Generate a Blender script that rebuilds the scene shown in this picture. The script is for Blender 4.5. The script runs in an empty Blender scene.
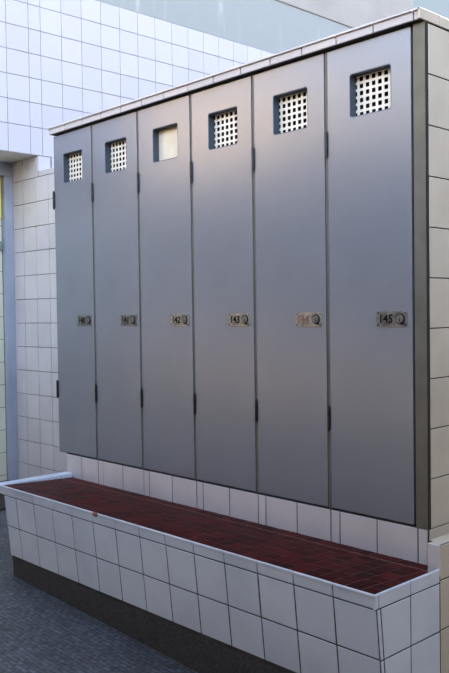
import bpy, bmesh, math, random
from mathutils import Vector, Matrix
random.seed(7)
COL = bpy.context.scene.collection

# ------------------------------------------------------------ materials
def new_mat(name):
    m = bpy.data.materials.new(name); m.use_nodes = True
    nt = m.node_tree; b = nt.nodes['Principled BSDF']
    return m, nt, b

def node(nt, kind, **kw):
    n = nt.nodes.new(kind)
    for k, v in kw.items():
        if k in n.inputs: n.inputs[k].default_value = v
        else: setattr(n, k, v)
    return n

def ramp(nt, src, stops):
    r = nt.nodes.new('ShaderNodeValToRGB')
    els = r.color_ramp.elements
    while len(els) < len(stops): els.new(0.5)
    for e, (p, c) in zip(els, stops):
        e.position = p; e.color = (*c, 1)
    nt.links.new(src, r.inputs['Fac'])
    return r

def mottled(name, c1, c2, scale=6, rough=0.4, bump=0.0, bscale=60, metal=0.0, spec=0.5, stops=(0.35, 0.65), stretch=None):
    m, nt, b = new_mat(name)
    tc = nt.nodes.new('ShaderNodeTexCoord')
    src = tc.outputs['Object']
    if stretch:
        mp = nt.nodes.new('ShaderNodeMapping'); mp.inputs['Scale'].default_value = stretch
        nt.links.new(src, mp.inputs['Vector']); src = mp.outputs['Vector']
    n = node(nt, 'ShaderNodeTexNoise', Scale=scale, Detail=5.0)
    nt.links.new(src, n.inputs['Vector'])
    r = ramp(nt, n.outputs['Fac'], [(stops[0], c1), (stops[1], c2)])
    nt.links.new(r.outputs['Color'], b.inputs['Base Color'])
    b.inputs['Roughness'].default_value = rough
    b.inputs['Metallic'].default_value = metal
    b.inputs['Specular IOR Level'].default_value = spec
    if bump:
        n2 = node(nt, 'ShaderNodeTexNoise', Scale=bscale, Detail=3.0)
        nt.links.new(src, n2.inputs['Vector'])
        bp = node(nt, 'ShaderNodeBump', Strength=bump, Distance=0.004)
        nt.links.new(n2.outputs['Fac'], bp.inputs['Height'])
        nt.links.new(bp.outputs['Normal'], b.inputs['Normal'])
    return m

def tile_mat(name, c1, c2, rough=0.18, spec=0.5, grime=None):
    """glazed ceramic, every tile (mesh island) slightly different"""
    m, nt, b = new_mat(name)
    g = nt.nodes.new('ShaderNodeNewGeometry')
    r = ramp(nt, g.outputs['Random Per Island'], [(0.0, c1), (1.0, c2)])
    out = r.outputs['Color']
    tc = nt.nodes.new('ShaderNodeTexCoord')
    n = node(nt, 'ShaderNodeTexNoise', Scale=3.0, Detail=4.0)
    nt.links.new(tc.outputs['Object'], n.inputs['Vector'])
    if grime:
        r2 = ramp(nt, n.outputs['Fac'], [(0.42, (1, 1, 1)), (0.75, grime)])
        mx = nt.nodes.new('ShaderNodeMix'); mx.data_type = 'RGBA'; mx.blend_type = 'MULTIPLY'
        mx.inputs[0].default_value = 1.0
        nt.links.new(out, mx.inputs[6]); nt.links.new(r2.outputs['Color'], mx.inputs[7])
        out = mx.outputs[2]
    nt.links.new(out, b.inputs['Base Color'])
    b.inputs['Roughness'].default_value = rough
    b.inputs['Specular IOR Level'].default_value = spec
    return m

M = {}
M['grout'] = mottled('dark grout', (.04, .038, .042), (.07, .065, .07), 20, .9)
M['grout_light'] = mottled('upper grout', (.30, .30, .35), (.37, .37, .41), 20, .9)
M['tile'] = tile_mat('white glazed tile', (.60, .57, .61), (.67, .635, .67), .32, .5, (.86, .86, .86))
M['tile_bench'] = tile_mat('bench tile', (.62, .70, .84), (.68, .75, .88), .3, .5, (.82, .82, .84))
M['tile_upper'] = tile_mat('upper wall tile', (.54, .55, .67), (.58, .585, .71), .2, .5)
M['tile_cream'] = tile_mat('pale cream tile', (.56, .50, .42), (.62, .55, .46), .4, .5, (.85, .84, .82))
M['tile_passage'] = tile_mat('passage yellowish tile', (.68, .68, .56), (.73, .72, .60), .35)
M['tile_red'] = tile_mat('dark red mosaic', (.022, .001, .001), (.085, .006, .006), .35, .03, (.55, .5, .5))
M['grout_red'] = mottled('red grout', (.15, .065, .06), (.20, .09, .085), 30, .8)
M['door'] = mottled('grey blue lacquer', (.245, .268, .322), (.27, .292, .35), 2.5, .27, .03, 220, .4, .5)
M['frame'] = mottled('olive grey metal frame', (.13, .125, .105), (.17, .165, .14), 8, .45, 0, 60, .3)
M['sleeve'] = mottled('dark blue shaded reveal', (.035, .055, .085), (.05, .075, .11), 8, .5)  # bluish; the shade of the vent reveal is put into this dark colour
M['dark'] = mottled('black metal and shadow gap', (.012, .012, .014), (.02, .02, .022), 8, .7)
M['hinge'] = mottled('black hinge steel', (.02, .02, .022), (.05, .05, .05), 30, .4, 0, 60, .5)
M['grille'] = mottled('cream grille metal', (.78, .74, .66), (.86, .82, .74), 12, .35)
M['board'] = mottled('worn cream board', (.62, .56, .44), (.72, .68, .60), 9, .25)
M['plate'] = mottled('worn steel plate', (.12, .12, .12), (.30, .30, .29), 45, .4, .3, 90, .7)
M['plate_rust'] = mottled('worn brownish plate', (.20, .19, .17), (.52, .44, .34), 45, .4, .3, 90, .5)
M['digit'] = mottled('black engraved digits', (.004, .004, .004), (.010, .010, .010), 40, .8, 0, 60, 0, .1)
M['digit_red'] = mottled('faded red digits', (.16, .07, .06), (.26, .14, .12), 40, .6)
M['lock'] = mottled('lock steel', (.35, .35, .36), (.55, .55, .55), 40, .3, 0, 60, .8)
M['plinth'] = mottled('dark speckled stone', (.02, .021, .025), (.06, .062, .07), 120, .55, .2, 160)
M['post'] = mottled('blue grey painted steel', (.30, .34, .44), (.36, .40, .50), 5, .4)
M['yellow'] = mottled('yellow panel', (.66, .64, .10), (.74, .70, .14), 3, .45)
M['greybox'] = mottled('grey green plastic', (.18, .24, .22), (.22, .28, .26), 5, .5)
M['brown'] = mottled('dark brown slab', (.02, .015, .012), (.05, .04, .03), 60, .8, .3)
M['terracotta'] = mottled('chipped clay body', (.20, .06, .045), (.34, .14, .10), 90, .8, .5)
M['fascia'] = mottled('pale concrete', (.33, .325, .33), (.37, .365, .365), 3, .7)
M['soffit'] = mottled('soffit plaster', (.66, .64, .66), (.74, .72, .74), 4, .8)
M['render'] = mottled('warm rendered facade', (.44, .37, .30), (.52, .45, .37), 2, .8)
M['glow_render'] = mottled('warm reflector facade', (.88, .66, .42), (.94, .76, .52), 1.2, .8)  # orange tint chosen to warm the reflection in the doors
M['tile_cap'] = tile_mat('cap tile', (.50, .475, .50), (.56, .53, .55), .35, .4)

# pale blue painted band with whitish runs
m, nt, b = new_mat('pale blue paint with runs'); M['blue'] = m
tc = nt.nodes.new('ShaderNodeTexCoord')
mp = nt.nodes.new('ShaderNodeMapping'); mp.inputs['Scale'].default_value = (1, 7, 1.1)
nt.links.new(tc.outputs['Object'], mp.inputs['Vector'])
n = node(nt, 'ShaderNodeTexNoise', Scale=1.5, Detail=5.0); nt.links.new(mp.outputs['Vector'], n.inputs['Vector'])
r = ramp(nt, n.outputs['Fac'], [(.58, (.32, .36, .39)), (.68, (.36, .40, .42)), (.76, (.52, .56, .59))])
nt.links.new(r.outputs['Color'], b.inputs['Base Color']); b.inputs['Roughness'].default_value = .5

# floor: small dark blue-grey mosaic pavers
m, nt, b = new_mat('dark mosaic paving'); M['floor'] = m
tc = nt.nodes.new('ShaderNodeTexCoord')
br = node(nt, 'ShaderNodeTexBrick', Scale=1.0, **{'Mortar Size': .0035, 'Brick Width': .05, 'Row Height': .025, 'Mortar Smooth': .3, 'Bias': 0.0})
br.inputs['Color1'].default_value = (.075, .088, .11, 1); br.inputs['Color2'].default_value = (.12, .14, .172, 1)
br.inputs['Mortar'].default_value = (.045, .05, .06, 1)
nt.links.new(tc.outputs['Object'], br.inputs['Vector'])
n = node(nt, 'ShaderNodeTexNoise', Scale=2.2, Detail=6.0); nt.links.new(tc.outputs['Object'], n.inputs['Vector'])
r = ramp(nt, n.outputs['Fac'], [(.3, (.62, .60, .62)), (.7, (1.1, 1.1, 1.1))])
mx = nt.nodes.new('ShaderNodeMix'); mx.data_type = 'RGBA'; mx.blend_type = 'MULTIPLY'; mx.inputs[0].default_value = 1
nt.links.new(br.outputs['Color'], mx.inputs[6]); nt.links.new(r.outputs['Color'], mx.inputs[7])
n3 = node(nt, 'ShaderNodeTexNoise', Scale=42.0, Detail=2.0); nt.links.new(tc.outputs['Object'], n3.inputs['Vector'])
r3 = ramp(nt, n3.outputs['Fac'], [(.35, (.55, .55, .57)), (.65, (1.45, 1.45, 1.45))])
mx3 = nt.nodes.new('ShaderNodeMix'); mx3.data_type = 'RGBA'; mx3.blend_type = 'MULTIPLY'; mx3.inputs[0].default_value = 1
nt.links.new(mx.outputs[2], mx3.inputs[6]); nt.links.new(r3.outputs['Color'], mx3.inputs[7])
nt.links.new(mx3.outputs[2], b.inputs['Base Color'])
b.inputs['Roughness'].default_value = .5
bp = node(nt, 'ShaderNodeBump', Strength=.6, Distance=.003); bp.invert = True
nt.links.new(br.outputs['Fac'], bp.inputs['Height']); nt.links.new(bp.outputs['Normal'], b.inputs['Normal'])

# ------------------------------------------------------------ mesh helpers
class MB:
    def __init__(self): self.bm = bmesh.new(); self.mats = []
    def mi(self, mat):
        if mat not in self.mats: self.mats.append(mat)
        return self.mats.index(mat)
    def box(self, x0, x1, y0, y1, z0, z1, mat, bevel=0.0):
        tmp = bmesh.new()
        vs = [tmp.verts.new((x, y, z)) for x in (x0, x1) for y in (y0, y1) for z in (z0, z1)]
        for f in ((0, 1, 3, 2), (4, 6, 7, 5), (0, 4, 5, 1), (2, 3, 7, 6), (0, 2, 6, 4), (1, 5, 7, 3)):
            tmp.faces.new([vs[i] for i in f])
        if bevel:
            bmesh.ops.bevel(tmp, geom=list(tmp.edges), offset=bevel, segments=2, profile=.5, affect='EDGES')
        self.merge(tmp, mat)
    def merge(self, tmp, mat, matrix=None):
        i = self.mi(mat)
        bmesh.ops.recalc_face_normals(tmp, faces=tmp.faces)
        mp = {}
        for v in tmp.verts: mp[v] = self.bm.verts.new(matrix @ v.co if matrix else v.co)
        for f in tmp.faces:
            try: nf = self.bm.faces.new([mp[v] for v in f.verts]); nf.material_index = i
            except ValueError: pass
        tmp.free()
    def hexa(self, pts, mat):
        tmp = bmesh.new(); vs = [tmp.verts.new(p) for p in pts]
        for f in ((0, 1, 2, 3), (4, 7, 6, 5), (0, 4, 5, 1), (1, 5, 6, 2), (2, 6, 7, 3), (3, 7, 4, 0)):
            tmp.faces.new([vs[i] for i in f])
        self.merge(tmp, mat)
    def cyl(self, c, axis, r, h, mat, seg=20):
        tmp = bmesh.new()
        bmesh.ops.create_cone(tmp, cap_ends=True, segments=seg, radius1=r, radius2=r, depth=h)
        q = Vector((0, 0, 1)).rotation_difference(Vector(axis)).to_matrix().to_4x4()
        self.merge(tmp, mat, Matrix.Translation(c) @ q)
    def tiles(self, fn, us, vs, th, gap, mat, tilt=.0006, bev=.0016, flank=True):
        """fn(u, v, h) -> point; one raised bevelled block per cell of the us x vs grid"""
        g = gap / 2
        i = self.mi(mat)
        for a in range(len(us) - 1):
            for c in range(len(vs) - 1):
                u0, u1, v0, v1 = us[a] + g, us[a + 1] - g, vs[c] + g, vs[c + 1] - g
                if u1 - u0 < .004 or v1 - v0 < .004: continue
                t = [th + random.uniform(-tilt, tilt) for _ in range(4)]
                lo = [fn(u0, v0, 0), fn(u1, v0, 0), fn(u1, v1, 0), fn(u0, v1, 0)]
                md = [fn(u0, v0, t[0] - bev), fn(u1, v0, t[1] - bev), fn(u1, v1, t[2] - bev), fn(u0, v1, t[3] - bev)]
                hi = [fn(u0 + bev, v0 + bev, t[0]), fn(u1 - bev, v0 + bev, t[1]), fn(u1 - bev, v1 - bev, t[2]), fn(u0 + bev, v1 - bev, t[3])]
                L = [self.bm.verts.new(p) for p in lo]; D = [self.bm.verts.new(p) for p in md]; H = [self.bm.verts.new(p) for p in hi]
                fs = [H]
                for k in range(4):
                    n2 = (k + 1) % 4
                    fs.append([L[k], L[n2], D[n2], D[k]]); fs.append([D[k], D[n2], H[n2], H[k]])
                for n_, q in enumerate(fs):
                    f = self.bm.faces.new(q); f.material_index = 0 if (flank and n_ % 2 == 1) else i
    def build(self, name, parent=None, origin=None, fix=False):
        if fix: bmesh.ops.recalc_face_normals(self.bm, faces=self.bm.faces)
        if origin:
            bmesh.ops.translate(self.bm, verts=self.bm.verts, vec=-Vector(origin))
        me = bpy.data.meshes.new(name); self.bm.to_mesh(me); self.bm.free()
        for mt in self.mats: me.materials.append(mt)
        o = bpy.data.objects.new(name, me); COL.objects.link(o)
        if origin: o.location = origin
        if parent: o.parent = parent
        return o

def structure(o): o['kind'] = 'structure'; return o
def thing(o, label, cat, group=None):
    o['label'] = label; o['category'] = cat
    if group: o['group'] = group
    return o
def empty(name, loc):
    o = bpy.data.objects.new(name, None); COL.objects.link(o); o.location = loc; o.empty_display_size = .1
    return o
def rng(a, b, s):
    out = [a]; x = a
    while x + s < b - 1e-6: x += s; out.append(x)
    out.append(b); return out

# planes: fn(u, v, h)
def P_back(y): return lambda u, v, h: (u, y - h, v)         # faces -Y
def P_side(x): return lambda u, v, h: (x + h, u, v)         # faces +X
def P_top(z): return lambda u, v, h: (u, v, z + h)          # faces +Z
FZ = lambda x: -.0385 * (x + 2.49)                          # the paving falls gently to the right

# ------------------------------------------------------------ the setting
f = MB()
f.hexa([(-16, -9, FZ(-16)), (16, -9, FZ(16)), (16, 12, FZ(16)), (-16, 12, FZ(-16)),
        (-16, -9, FZ(-16) - .2), (16, -9, FZ(16) - .2), (16, 12, FZ(16) - .2), (-16, 12, FZ(-16) - .2)], M['floor'])
structure(f.build('floor'))

ZL, ZT = .643, 2.605             # locker bottom / top
DIV = [-2.683, -2.262, -1.822, -1.380, -.938, -.497, -.060]   # locker division lines

# tiled block that carries the lockers: back, right flank, left flank
w = MB()
w.box(-2.675, -.012, .50, .60, ZL, 2.61, M['grout'])
structure(w.build('wall_back'))
w = MB()
w.box(-.052, -.008, .018, .60, ZL + .003, 2.61, M['grout'])
rows = [.643 + .197 * k for k in range(10)] + [2.61]
w.tiles(P_side(-.008), [.018, .218, .415, .60], rows, .008, .004, M['tile_cream'])
structure(w.build('wall_right'))

# base wall under the lockers, its ledge and skirt on the right
w = MB()
w.box(-2.60, -.004, .004, .60, -.14, ZL, M['grout'])
cols = [-2.60]
for d in (-2.262, -1.822, -1.380, -.938, -.497):
    cols += [d + .005, d + .055, d + .25]
cols = sorted([-2.60, -2.43] + cols[1:] + [-.05, -.004])
w.tiles(P_back(.004), cols, [.40, .643], .004, .0045, M['tile'])
w.tiles(P_side(-.004), [.006, .215, .41, .60], [.597, .6435], .003, .004, M['tile_cream'])
structure(w.build('wall_front'))
w = MB()
w.box(-.002, .046, .004, .60, -.17, .597, M['grout'])
w.box(.046, .092, -.075, .60, -.17, .610, M['grout'])
w.tiles(P_side(.092), [-.079, .111, .301, .491, .60], [-.085, .105, .295, .485, .618], .008, .004, M['tile_cream'])
w.tiles(P_back(-.075), [.046, .100], [.500, .618], .006, .001, M['tile'], flank=False)
w.tiles(P_top(.610), [.046, .092], [-.079, .111, .301, .491, .60], .008, .003, M['tile_cream'], flank=False)
w.tiles(P_top(.597), [-.002, .046], [.004, .111, .301, .491, .60], .006, .003, M['tile_cream'])
structure(w.build('trim_3'))

# tiled cap on top of the block
w = MB()
w.box(-2.682, -.008, -.022, .60, 2.618, 2.651, M['grout'])
capx = sorted([-.035 - .19 * k for k in range(14)] + [-2.684, 0.0])
w.tiles(P_back(-.022), capx, [2.615, 2.659], .008, .0055, M['tile_cap'], flank=False)
w.tiles(P_side(-.008), [-.040, .10, .295, .49, .60], [2.615, 2.659], .008, .003, M['tile_cream'], flank=False)
w.tiles(P_top(2.651), capx, [-.040, .10, .295, .49, .60], .008, .003, M['tile'], flank=False)
structure(w.build('trim_1'))

# olive metal corner post and the head strip
w = MB()
w.box(-.056, -.010, .002, .016, ZL, 2.612, M['frame'], .0015)
w.box(-.0075, -.001, .004, .017, ZL, 2.612, M['dark'])
w.box(-.056, -.003, -.001, .0019, ZL, 2.612, M['frame'])
structure(w.build('trim_2'))

# far building: wall above the passage, faces +X
w = MB()
XU = -4.18
w.box(XU - .22, XU - .008, -2.0, .78, 2.845, 4.22, M['grout_light'])
w.box(XU - .22, XU - .008, .905, 6.17, 2.30, 4.22, M['grout_light'])
w.box(XU - .22, XU - .008, .78, .905, 2.845, 4.22, M['grout_light'])
zr = [2.812] + [2.84 + .1975 * k for k in range(1, 7)] + [4.22]
ul = [-2.0] + sorted([.515 - .2 * k for k in range(12)]) + [.715, .826] + [.826 + .2 * k for k in range(1, 27)] + [6.17]
w.tiles(P_side(XU - .008), ul, zr, .008, .004, M['tile_upper'], .0004)
w.tiles(P_side(XU - .008), [.91] + ul[ul.index(.826) + 1:], [2.30, 2.445, 2.6425, 2.84], .008, .004, M['tile_upper'], .0004)
structure(w.build('wall_left'))
w = MB(); w.box(XU - .22, XU - .004, -2.0, 6.17, 4.222, 4.782, M['blue']); structure(w.build('wall_upper'))
w = MB(); w.box(XU - .5, XU + .012, -2.0, 6.17, 4.784, 5.65, M['fascia'], .01); structure(w.build('trim_4'))
w = MB(); w.box(-12, XU - .010, -2.0, .904, 2.812, 2.842, M['soffit']); structure(w.build('ceiling'))

# low wall behind the lockers, runs into the passage
w = MB()
w.box(-4.60, -4.19, .79, .90, -.1, 2.811, M['grout'])
w.box(-4.19, -1.9, .79, .90, -.1, 2.675, M['grout'])
lr = sorted([2.638 - .2 * k for k in range(14)])
lc = [-4.62, -4.438, -4.236, -4.185] + [-4.034 + .2 * k for k in range(11)]
w.tiles(P_back(.79), [-4.62, -4.438, -4.236, -4.034] + [-3.834 + .2 * k for k in range(10)], lr, .010, .004, M['tile'])
w.tiles(P_back(.79), [-4.62, -4.438, -4.236, -4.186], [2.638, 2.811], .010, .004, M['tile'])
w.tiles(P_back(.79), [-4.182, -4.034] + [-3.834 + .2 * k for k in range(10)], [2.638, 2.684], .010, .003, M['tile'])
w.tiles(P_top(2.675), [-4.19, -4.034] + [-3.834 + .2 * k for k in range(10)], [.78, .90], .009, .003, M['tile'])
w.tiles(P_side(-4.19), [.780, .900], [2.686, 2.811], .008, .003, M['tile_upper'])
structure(w.build('wall_passage'))
# end wall of the passage
w = MB()
w.box(-4.80, -4.668, -2.0, .775, -.02, 2.811, M['grout'])
w.tiles(P_side(-4.668), rng(-2.0, .70, .2), [.04] + sorted([2.275 - .195 * k for k in range(12)]) + [2.811], .008, .004, M['tile_passage'])
structure(w.build('wall_end'))
w = MB()
w.box(-4.658, -4.60, .700, .778, .085, 2.69, M['post'], .003)
w.box(-4.658, -4.60, -2.0, .778, 2.692, 2.811, M['post'], .003)
structure(w.build('door_1'))
w = MB(); w.box(-4.658, -4.595, .69, .778, FZ(-4.6), .085, M['dark']); structure(w.build('trim_5'))
o = MB(); o.box(-4.658, -4.640, .05, .690, 2.33, 2.690, M['yellow'], .002)
thing(o.build('yellow_panel', origin=(-4.658, .37, 2.33)), 'plain yellow panel high on the pale tiles beyond the blue-grey post', 'panel')
o = MB(); o.box(-4.658, -4.630, .40, .688, 2.065, 2.14, M['greybox'], .004)
thing(o.build('grey_green_strip', origin=(-4.658, .5, 2.065)), 'small grey-green strip on pale tiles below the yellow panel', 'wall fitting')
# thin dark brown slab on the paving at the passage
o = MB()
o.hexa([(-4.45, -.5, FZ(-4.45) + .002), (-3.80, -.5, FZ(-3.80) + .002), (-3.80, .55, FZ(-3.80) + .002), (-4.45, .55, FZ(-4.45) + .002),
        (-4.45, -.5, FZ(-4.45) + .016), (-3.80, -.5, FZ(-3.80) + .016), (-3.80, .55, FZ(-3.80) + .016), (-4.45, .55, FZ(-4.45) + .016)], M['brown'])
thing(o.build('floor_slab', origin=(-4.1, 0, FZ(-4.1)), fix=True), 'thin dark brown slab lying on the paving behind the left end of the bench', 'mat')

# ------------------------------------------------------------ bench
BX0, BX1, ZS = -2.505, .100, .531
PB = .12                                     # top of the plinth
bench = empty('tiled_bench', (-1.2, -.25, FZ(-1.2)))
thing(bench, 'long built-in bench of white tiles with dark red mosaic seat below the grey lockers', 'bench')
bl = tuple(bench.location)
def part(mb, name, parent, fix=False):
    o = mb.build(name, None, tuple(parent.location) if not parent.parent else None, fix)
    if not parent.parent: o.location = (0, 0, 0)
    o.parent = parent
    return o
YF = lambda z: -.485 + .1 * (ZS - z)         # leaning front face
def slab(mb, x0, x1, z0, z1, yb, mat, off=.0):
    mb.hexa([(x0, YF(z0) + off, z0), (x1, YF(z0) + off, z0), (x1, YF(z1) + off, z1), (x0, YF(z1) + off, z1),
             (x0, yb, z0), (x1, yb, z0), (x1, yb, z1), (x0, yb, z1)], mat)
c = MB()
slab(c, BX0 + .008, BX1 - .008, .0, .475, -.082, M['grout'], .0045)
c.box(BX0 + .008, .044, -.082, -.002, .0, .489, M['grout'])
c.box(BX0 + .01, BX1 - .012, -.447, -.082, .475, .497, M['grout'])
P_front = lambda u, v, h: (u, YF(v) + .004 - h, v)
fc = sorted([.100 - .19 * k for k in range(14)] + [BX0])
c.tiles(P_front, fc, [PB, .297, .476], .004, .0055, M['tile_bench'])
def P_end(u, v, h):                          # the right end, its front edge follows the lean
    t = (u + .485) / .405
    y = YF(v) + .004 + (u + .485) if u < -.4 else u
    return (BX1 - .008 + h, y, v)
c.tiles(P_end, [-.485, -.463, -.272, -.081], [.105, .292, .476], .008, .005, M['tile_bench'])
c.tiles(P_end, [-.485, -.272, -.081], [-.09, .105], .008, .004, M['tile_bench'])
c.tiles(lambda u, v, h: (BX0 + .008 - h, u if u > -.4 else YF(v) + .004 + (u + .485), v), [-.485, -.29, -.10, 0], [PB, .297, .476], .008, .004, M['tile_bench'])
part(c, 'tiled_body', bench)
# rim (edge tiles); the seat falls a little towards the wall
RX0 = -2.600
ZR = .476
SZ = lambda y: .524 + (y + .48) * (-.022 / .48)
c = MB()
c.hexa([(RX0 + .006, -.470, ZR), (BX1 - .006, -.470, ZR), (BX1 - .006, -.470, .5225), (RX0 + .006, -.470, .5225),
        (RX0 + .006, -.448, ZR), (BX1 - .006, -.448, ZR), (BX1 - .006, -.448, .514), (RX0 + .006, -.448, .514)], M['grout'])
c.box(RX0 + .006, RX0 + .070, -.446, -.004, ZR, .522, M['grout'])
rc = [RX0] + fc[1:]
c.tiles(lambda u, v, h: (u, YF(v) + .004 - h, v), rc, [ZR, ZS - .001], .005, .005, M['tile_bench'], .0004, .0022, flank=False)
c.tiles(P_top(.5215), rc, [-.4895, -.478], .009, .003, M['tile_bench'], .0001, .002, flank=False)
c.tiles(P_top(.522), [RX0, RX0 + .072], [-.478, -.27, -.08, -.004], .009, .003, M['tile_bench'], .0002, .003, flank=False)
c.tiles(P_top(.5215), [BX1 - .009, BX1], [-.478, -.272, -.081], .009, .003, M['tile_bench'], .0001, .002, flank=False)
c.tiles(lambda u, v, h: (BX1 - .008 + h, u, v), [-.489, -.464, -.272, -.081], [ZR, ZS - .001], .008, .004, M['tile_bench'], flank=False)
c.tiles(lambda u, v, h: (RX0 + .070 + h, u, v), [-.474, -.27, -.08, -.005], [.503, ZS - .001], .0025, .003, M['tile_bench'], .0001, .001, flank=False)
c.tiles(lambda u, v, h: (RX0 + .008 - h, u, v), [-.488, -.29, -.10, -.004], [ZR, ZS], .008, .003, M['tile_bench'], flank=False)
rim = part(c, 'rim', bench)
# chipped spot on the rim
c = MB(); tmp = bmesh.new()
bmesh.ops.create_icosphere(tmp, subdivisions=2, radius=1)
for v in tmp.verts:
    k = 1 + .25 * math.sin(7 * v.co.x + 3 * v.co.z); v.co = (v.co.x * .024 * k, v.co.y * .006, v.co.z * .011 * k)
c.merge(tmp, M['terracotta'], Matrix.Translation((-1.575, -.4865, .523)))
ch = part(c, 'chip', bench); ch['label'] = 'reddish chipped spot on the rim'
# seat mosaic
c = MB()
def seat_bed(x0, x1, y0, y1):
    c.hexa([(x0, y0, .498), (x1, y0, .498), (x1, y0, SZ(y0)), (x0, y0, SZ(y0)),
            (x0, y1, .490), (x1, y1, .490), (x1, y1, SZ(y1)), (x0, y1, SZ(y1))], M['grout_red'])
sx0 = RX0 + .073
seat_bed(sx0, BX1 - .010, -.446, -.083); seat_bed(sx0, .044, -.083, -.002)
c.hexa([(sx0, -.477, .5235), (BX1 - .010, -.477, .5235), (BX1 - .010, -.477, SZ(-.477)), (sx0, -.477, SZ(-.477)),
        (sx0, -.446, .5150), (BX1 - .010, -.446, .5150), (BX1 - .010, -.446, SZ(-.446)), (sx0, -.446, SZ(-.446))], M['grout_red'])
P_seat = lambda u, v, h: (u, v, SZ(v) + h)
gx = sorted([BX1 - .010 - .0675 * k for k in range(39)] + [sx0])
c.tiles(P_seat, gx, rng(-.4775, -.0725, .0675)[:-1] + [-.0725 - .009], .003, .0060, M['tile_red'], .0006, .0008)
c.tiles(P_seat, [q for q in gx if q < .03] + [.044], [-.0725, -.004], .003, .0060, M['tile_red'], .0006, .0008)
part(c, 'seat', bench)
# plinth
c = MB()
x0, x1 = BX0 + .012, BX1 - .014
px = rng(x0, x1, .19)
for a in range(len(px) - 1):
    u0, u1 = px[a] + .001, px[a + 1] - .001
    c.hexa([(u0, -.436, FZ(u0)), (u1, -.436, FZ(u1)), (u1, -.438, PB - .002), (u0, -.438, PB - .002),
            (u0, -.4385 + .02, FZ(u0)), (u1, -.4385 + .02, FZ(u1)), (u1, -.418, PB - .002), (u0, -.418, PB - .002)], M['plinth'])
c.hexa([(x0, -.418, FZ(x0)), (x1, -.418, FZ(x1)), (x1, -.418, 0.0), (x0, -.418, 0.0),
        (x0, -.002, FZ(x0)), (.04, -.002, FZ(.04)), (.04, -.002, 0.0), (x0, -.002, 0.0)], M['plinth'])
pl = part(c, 'plinth', bench, True); pl['label'] = 'dark speckled stone plinth'

# ------------------------------------------------------------ lockers
def text_mesh(s, size, mat, name):
    cu = bpy.data.curves.new(name, 'FONT'); cu.body = s; cu.size = size; cu.extrude = .0006; cu.offset = .0010
    cu.align_x = 'LEFT'; cu.align_y = 'CENTER'
    t = bpy.data.objects.new(name, cu); COL.objects.link(t)
    dg = bpy.context.evaluated_depsgraph_get(); dg.update()
    me = bpy.data.meshes.new_from_object(t.evaluated_get(dg)); bpy.data.objects.remove(t)
    me.materials.clear(); me.materials.append(mat)
    me.transform(Matrix.Rotation(math.pi / 2, 4, 'X'))
    return me

def rounded(x0, x1, z0, z1, r, n=5):
    pts = []
    for cx, cz, a0 in ((x1 - r, z1 - r, 0), (x0 + r, z1 - r, 90), (x0 + r, z0 + r, 180), (x1 - r, z0 + r, 270)):
        for k in range(n + 1):
            a = math.radians(a0 + 90 * k / n); pts.append((cx + r * math.cos(a), cz + r * math.sin(a)))
    return pts

def panel_with_hole(outer, inner, y0, y1, mat):
    """flat panel facing -Y with a rounded opening, real thickness"""
    tmp = bmesh.new(); edges = []
    for loop in (outer, inner):
        vs = [tmp.verts.new((x, y0, z)) for x, z in loop]
        edges += [tmp.edges.new((vs[i], vs[(i + 1) % len(vs)])) for i in range(len(vs))]
    bmesh.ops.triangle_fill(tmp, use_beauty=True, use_dissolve=False, edges=edges)
    r = bmesh.ops.extrude_face_region(tmp, geom=list(tmp.faces))
    bmesh.ops.translate(tmp, verts=[v for v in r['geom'] if isinstance(v, bmesh.types.BMVert)], vec=(0, y1 - y0, 0))
    return tmp

def solid_outline(loop, y0, y1):
    tmp = bmesh.new()
    vs = [tmp.verts.new((x, y0, z)) for x, z in loop]; f = tmp.faces.new(vs)
    r = bmesh.ops.extrude_face_region(tmp, geom=[f])
    bmesh.ops.translate(tmp, verts=[v for v in r['geom'] if isinstance(v, bmesh.types.BMVert)], vec=(0, y1 - y0, 0))
    return tmp

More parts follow.
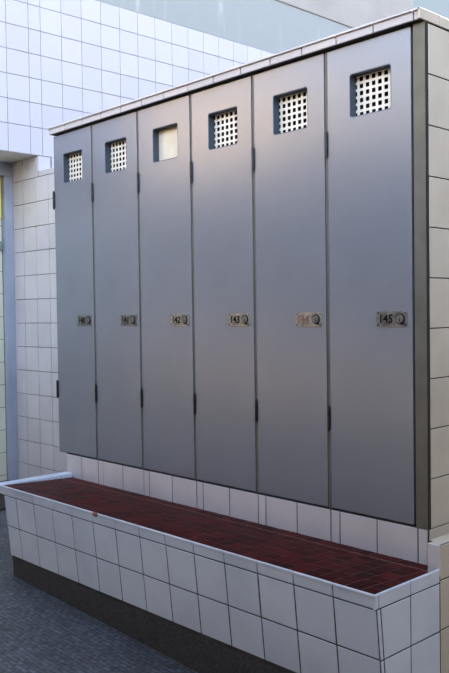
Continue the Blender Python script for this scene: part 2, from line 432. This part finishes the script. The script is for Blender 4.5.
INFO = [('140', 'leftmost tall grey locker, number plate 140, cream grille in its opening'),
        ('141', 'tall grey locker with plate 141, second from the left end'),
        ('142', 'tall grey locker whose opening is closed by a plain cream board, not a grille'),
        ('143', 'tall grey locker with worn brownish plate, right of the one closed by a board'),
        ('144', 'tall grey locker with faded reddish digits on its plate, left neighbour of locker 145'),
        ('145', 'nearest and rightmost tall grey locker, clearly numbered 145 beside the olive corner post')]
for i, (num, label) in enumerate(INFO):
    dl, dr = DIV[i], DIV[i + 1]
    root = empty('locker', ((dl + dr) / 2, .2, ZL)); thing(root, label, 'locker', 'row of six grey lockers')
    # cabinet carcass (open front)
    c = MB()
    a, b_ = dl + .001, dr - .001
    c.box(a, a + .006, .052, .49, ZL + .002, 2.600, M['dark']); c.box(b_ - .006, b_, .052, .49, ZL + .002, 2.600, M['dark'])
    c.box(a + .006, b_ - .006, .484, .49, ZL + .002, 2.600, M['dark'])
    c.box(a + .006, b_ - .006, .052, .484, ZL + .002, ZL + .010, M['dark']); c.box(a + .006, b_ - .006, .052, .484, 2.592, 2.600, M['dark'])
    part(c, 'cabinet_body', root)
    # front frame: half strips at the sides, head black for the shadow gap under the cap, dark sill
    c = MB()
    c.box(dl + .0005, dl + .006, .004, .050, ZL + .002, 2.6125, M['frame'])
    if i < 5: c.box(dr - .006, dr - .0005, .004, .050, ZL + .002, 2.6125, M['frame'])
    c.box(dl + .006, dr - .006, .012, .050, 2.6105, 2.6127, M['dark'])
    c.box(dl + .006, dr - .006, .012, .050, ZL + .001, ZL + .006, M['dark'])
    part(c, 'front_frame', root)
    # door
    x0, x1 = dl + .0095, dr - (.0095 if i < 5 else .008)
    hx0, hx1, hz0, hz1 = x1 - .300, x1 - .094, 2.310, 2.487
    c = MB()
    c.merge(panel_with_hole([(x0, ZL + .008), (x1, ZL + .008), (x1, 2.610), (x0, 2.610)], rounded(hx0 - .0006, hx1 + .0006, hz0 - .0006, hz1 + .0006, .0125), 0.0, .040, None), M['door'])
    door = part(c, 'door', root)
    bv = door.modifiers.new('soft edge', 'BEVEL'); bv.width = .0015; bv.segments = 2; bv.limit_method = 'ANGLE'; bv.angle_limit = math.radians(50)
    L = root.location
    def dpart(mb, name, fix=False):
        o = mb.build(name, None, tuple(L), fix); o.location = (0, 0, 0); o.parent = door; return o
    c = MB()
    if num == '142':
        c.box(hx0 - .02, hx1 + .02, .0405, .046, hz0 - .02, hz1 + .02, M['board'])
        g = dpart(c, 'vent_board'); g['label'] = 'plain cream board closing the opening'
    else:
        px_, pz_, hw = .0312, .0292, .0092
        tmp = bmesh.new()
        ncol, nrow = 7, 6
        gx0 = hx1 - .008 - (ncol) * px_ + .004; gz0 = hz0 + .001
        xs = []; zs = []
        for k in range(ncol + 1): cx = gx0 + k * px_ + px_ / 2; xs += [cx - hw, cx + hw]
        for k in range(nrow): cz = gz0 + k * pz_ + pz_ / 2; zs += [cz - hw, cz + hw]
        xs = [hx0 - .02] + xs + [hx1 + .02]; xs = sorted(v for v in xs if v <= hx1 + .02)
        zs = [hz0 - .02] + zs + [hz1 + .02]
        V = [[tmp.verts.new((x, .0405, z)) for z in zs] for x in xs]
        for p in range(len(xs) - 1):
            for q in range(len(zs) - 1):
                if p % 2 == 1 and q % 2 == 1: continue
                tmp.faces.new([V[p][q], V[p + 1][q], V[p + 1][q + 1], V[p][q + 1]])
        r = bmesh.ops.extrude_face_region(tmp, geom=list(tmp.faces))
        bmesh.ops.translate(tmp, verts=[v for v in r['geom'] if isinstance(v, bmesh.types.BMVert)], vec=(0, .002, 0))
        c.merge(tmp, M['grille'])
        g = dpart(c, 'vent_grille'); g['label'] = 'cream metal grille with square holes'
    c = MB()
    c.merge(panel_with_hole(rounded(hx0 - .0003, hx1 + .0003, hz0 - .0003, hz1 + .0003, .0123), rounded(hx0 + .0022, hx1 - .0022, hz0 + .0022, hz1 - .0022, .010), .0015, .0398, None), M['sleeve'])
    dpart(c, 'vent_reveal_shade')  # dark lining added for the shade inside the opening
    # number plate with lock
    pr = x1 - .024; pl_ = pr - (.147 if i != 4 else .152)
    c = MB()
    c.merge(solid_outline(rounded(pl_, pr, 1.437, 1.499, .008), -.0025, -.0002), M['plate_rust'] if num in ('142', '143', '144') else M['plate'])
    for sx in (pl_ + .007, pr - .007):
        for sz in (1.444, 1.492): c.cyl((sx, -.003, sz), (0, 1, 0), .0028, .002, M['digit'], 10)
    plo = dpart(c, 'number_plate')
    me = text_mesh(num, .047, M['digit_red'] if num == '144' else M['digit'], 'number')
    me.transform(Matrix.Translation(Vector((pl_ + .010, -.0032, 1.468)) - L))
    t = bpy.data.objects.new('number', me); COL.objects.link(t); t.parent = door; t['label'] = 'digits reading ' + num
    c = MB()
    lx = pr - .031
    c.cyl((lx, -.005, 1.470), (0, 1, 0), .0215, .004, M['digit'], 28)
    c.cyl((lx, -.0075, 1.470), (0, 1, 0), .0180, .003, M['plate'], 28)
    c.box(lx - .002, lx + .002, -.0098, -.0088, 1.458, 1.472, M['digit'])
    c.box(lx + .004, lx + .022, -.0098, -.0088, 1.447, 1.455, M['digit'])
    dpart(c, 'lock')
    # hinges on the left edge
    for z0, z1 in ((2.165, 2.268), (.990, 1.090)):
        c = MB()
        xh = dl + .0005
        c.cyl((xh + .004, -.006, (z0 + z1) / 2), (0, 0, 1), .0065, z1 - z0, M['hinge'], 14)
        c.cyl((xh + .004, -.006, (z0 + z1) / 2), (0, 0, 1), .0045, z1 - z0 + .012, M['hinge'], 14)
        c.box(xh + .001, xh + .008, -.004, .010, z0 + .004, z1 - .004, M['hinge'])
        part(c, 'hinge', root)

# ------------------------------------------------------------ unseen courtyard, added to shade the scene and warm the doors
w = MB(); w.box(-7.6, 8, -8.2, -8.0, -.4, 5.2, M['render']); structure(w.build('wall_opposite'))
w = MB(); w.box(-12.4, -7.62, -8.2, -8.0, -.2, 5.9, M['glow_render']); structure(w.build('glow_wall_left'))  # brighter section added so its reflection warms the upper doors
w = MB(); w.box(-14, 6.98, -7.98, -3.2, 3.0, 3.15, M['soffit']); w.box(2.4, 6.98, -3.198, 5.9, 2.95, 3.10, M['soffit']); structure(w.build('shade_canopy'))  # canopy added out of view to darken the lower parts
w = MB(); w.box(7.0, 7.2, -7.9, 6, -.6, 4.4, M['render']); structure(w.build('bounce_wall_right'))  # added out of view to bounce warm light onto the right flank
w = MB(); w.box(2.45, 2.65, -3.0, 5.8, -.5, 1.3, M['plinth']); structure(w.build('shade_parapet'))  # dark low wall added out of view to shade the bench end

# ------------------------------------------------------------ light
sc = bpy.context.scene
wd = bpy.data.worlds.new('sky'); sc.world = wd; wd.use_nodes = True
nt = wd.node_tree; bg = nt.nodes['Background']
tc = nt.nodes.new('ShaderNodeTexCoord'); sx = nt.nodes.new('ShaderNodeSeparateXYZ')
nt.links.new(tc.outputs['Generated'], sx.inputs[0])
r = ramp(nt, sx.outputs['Z'], [(0.0, (.86, .80, .76)), (.36, (.58, .74, .90)), (.55, (1.1, 1.35, 1.75))])
# glow added low in the open side of the courtyard to brighten the doors, clear blue overhead and behind the lockers
dotn = nt.nodes.new('ShaderNodeVectorMath'); dotn.operation = 'DOT_PRODUCT'; dotn.inputs[1].default_value = (.5, -.85, 0)
nt.links.new(tc.outputs['Generated'], dotn.inputs[0])
side = nt.nodes.new('ShaderNodeMapRange'); side.interpolation_type = 'SMOOTHSTEP'
nt.links.new(dotn.outputs['Value'], side.inputs['Value'])
side.inputs['From Min'].default_value = .0; side.inputs['From Max'].default_value = .8
side.inputs['To Min'].default_value = 0.0; side.inputs['To Max'].default_value = 1.0
low = nt.nodes.new('ShaderNodeMapRange'); low.interpolation_type = 'SMOOTHSTEP'
nt.links.new(sx.outputs['Z'], low.inputs['Value'])
low.inputs['From Min'].default_value = .35; low.inputs['From Max'].default_value = .75
low.inputs['To Min'].default_value = 6.0; low.inputs['To Max'].default_value = 0.0
mr = nt.nodes.new('ShaderNodeMath'); mr.operation = 'MULTIPLY_ADD'; mr.inputs[2].default_value = .85
nt.links.new(side.outputs['Result'], mr.inputs[0]); nt.links.new(low.outputs['Result'], mr.inputs[1])
nt.links.new(r.outputs['Color'], bg.inputs['Color']); nt.links.new(mr.outputs['Value'], bg.inputs['Strength'])
sun = bpy.data.lights.new('sun', 'SUN'); sun.energy = 21.0; sun.angle = .01; sun.color = (1, .80, .55)
so = bpy.data.objects.new('sun', sun); COL.objects.link(so)
sd = Vector((-.30, .80, .42)).normalized()      # towards the sun
so.rotation_euler = sd.to_track_quat('Z', 'Y').to_euler()

# ------------------------------------------------------------ camera (fitted to the photograph)
cam = bpy.data.cameras.new('camera'); co = bpy.data.objects.new('camera', cam); COL.objects.link(co); sc.camera = co
f_, yaw, pitch, roll, cx, cy, cz = (820.93771, 0.81600, -0.02888, -0.01356, 1.78054, -2.75648, 1.50281)
F = Vector((-math.sin(yaw) * math.cos(pitch), math.cos(yaw) * math.cos(pitch), math.sin(pitch)))
R = F.cross(Vector((0, 0, 1))).normalized(); U = R.cross(F)
R2 = R * math.cos(roll) + U * math.sin(roll); U2 = -R * math.sin(roll) + U * math.cos(roll)
co.matrix_world = Matrix(((R2.x, U2.x, -F.x, cx), (R2.y, U2.y, -F.y, cy), (R2.z, U2.z, -F.z, cz), (0, 0, 0, 1)))
cam.sensor_fit = 'VERTICAL'; cam.sensor_height = 36; cam.lens = f_ / 673 * 36
cam.clip_start = .05
vs = sc.view_settings
vs.view_transform = 'Standard'; vs.look = 'None'; vs.gamma = 1; vs.use_curve_mapping = False; vs.exposure = 0.0
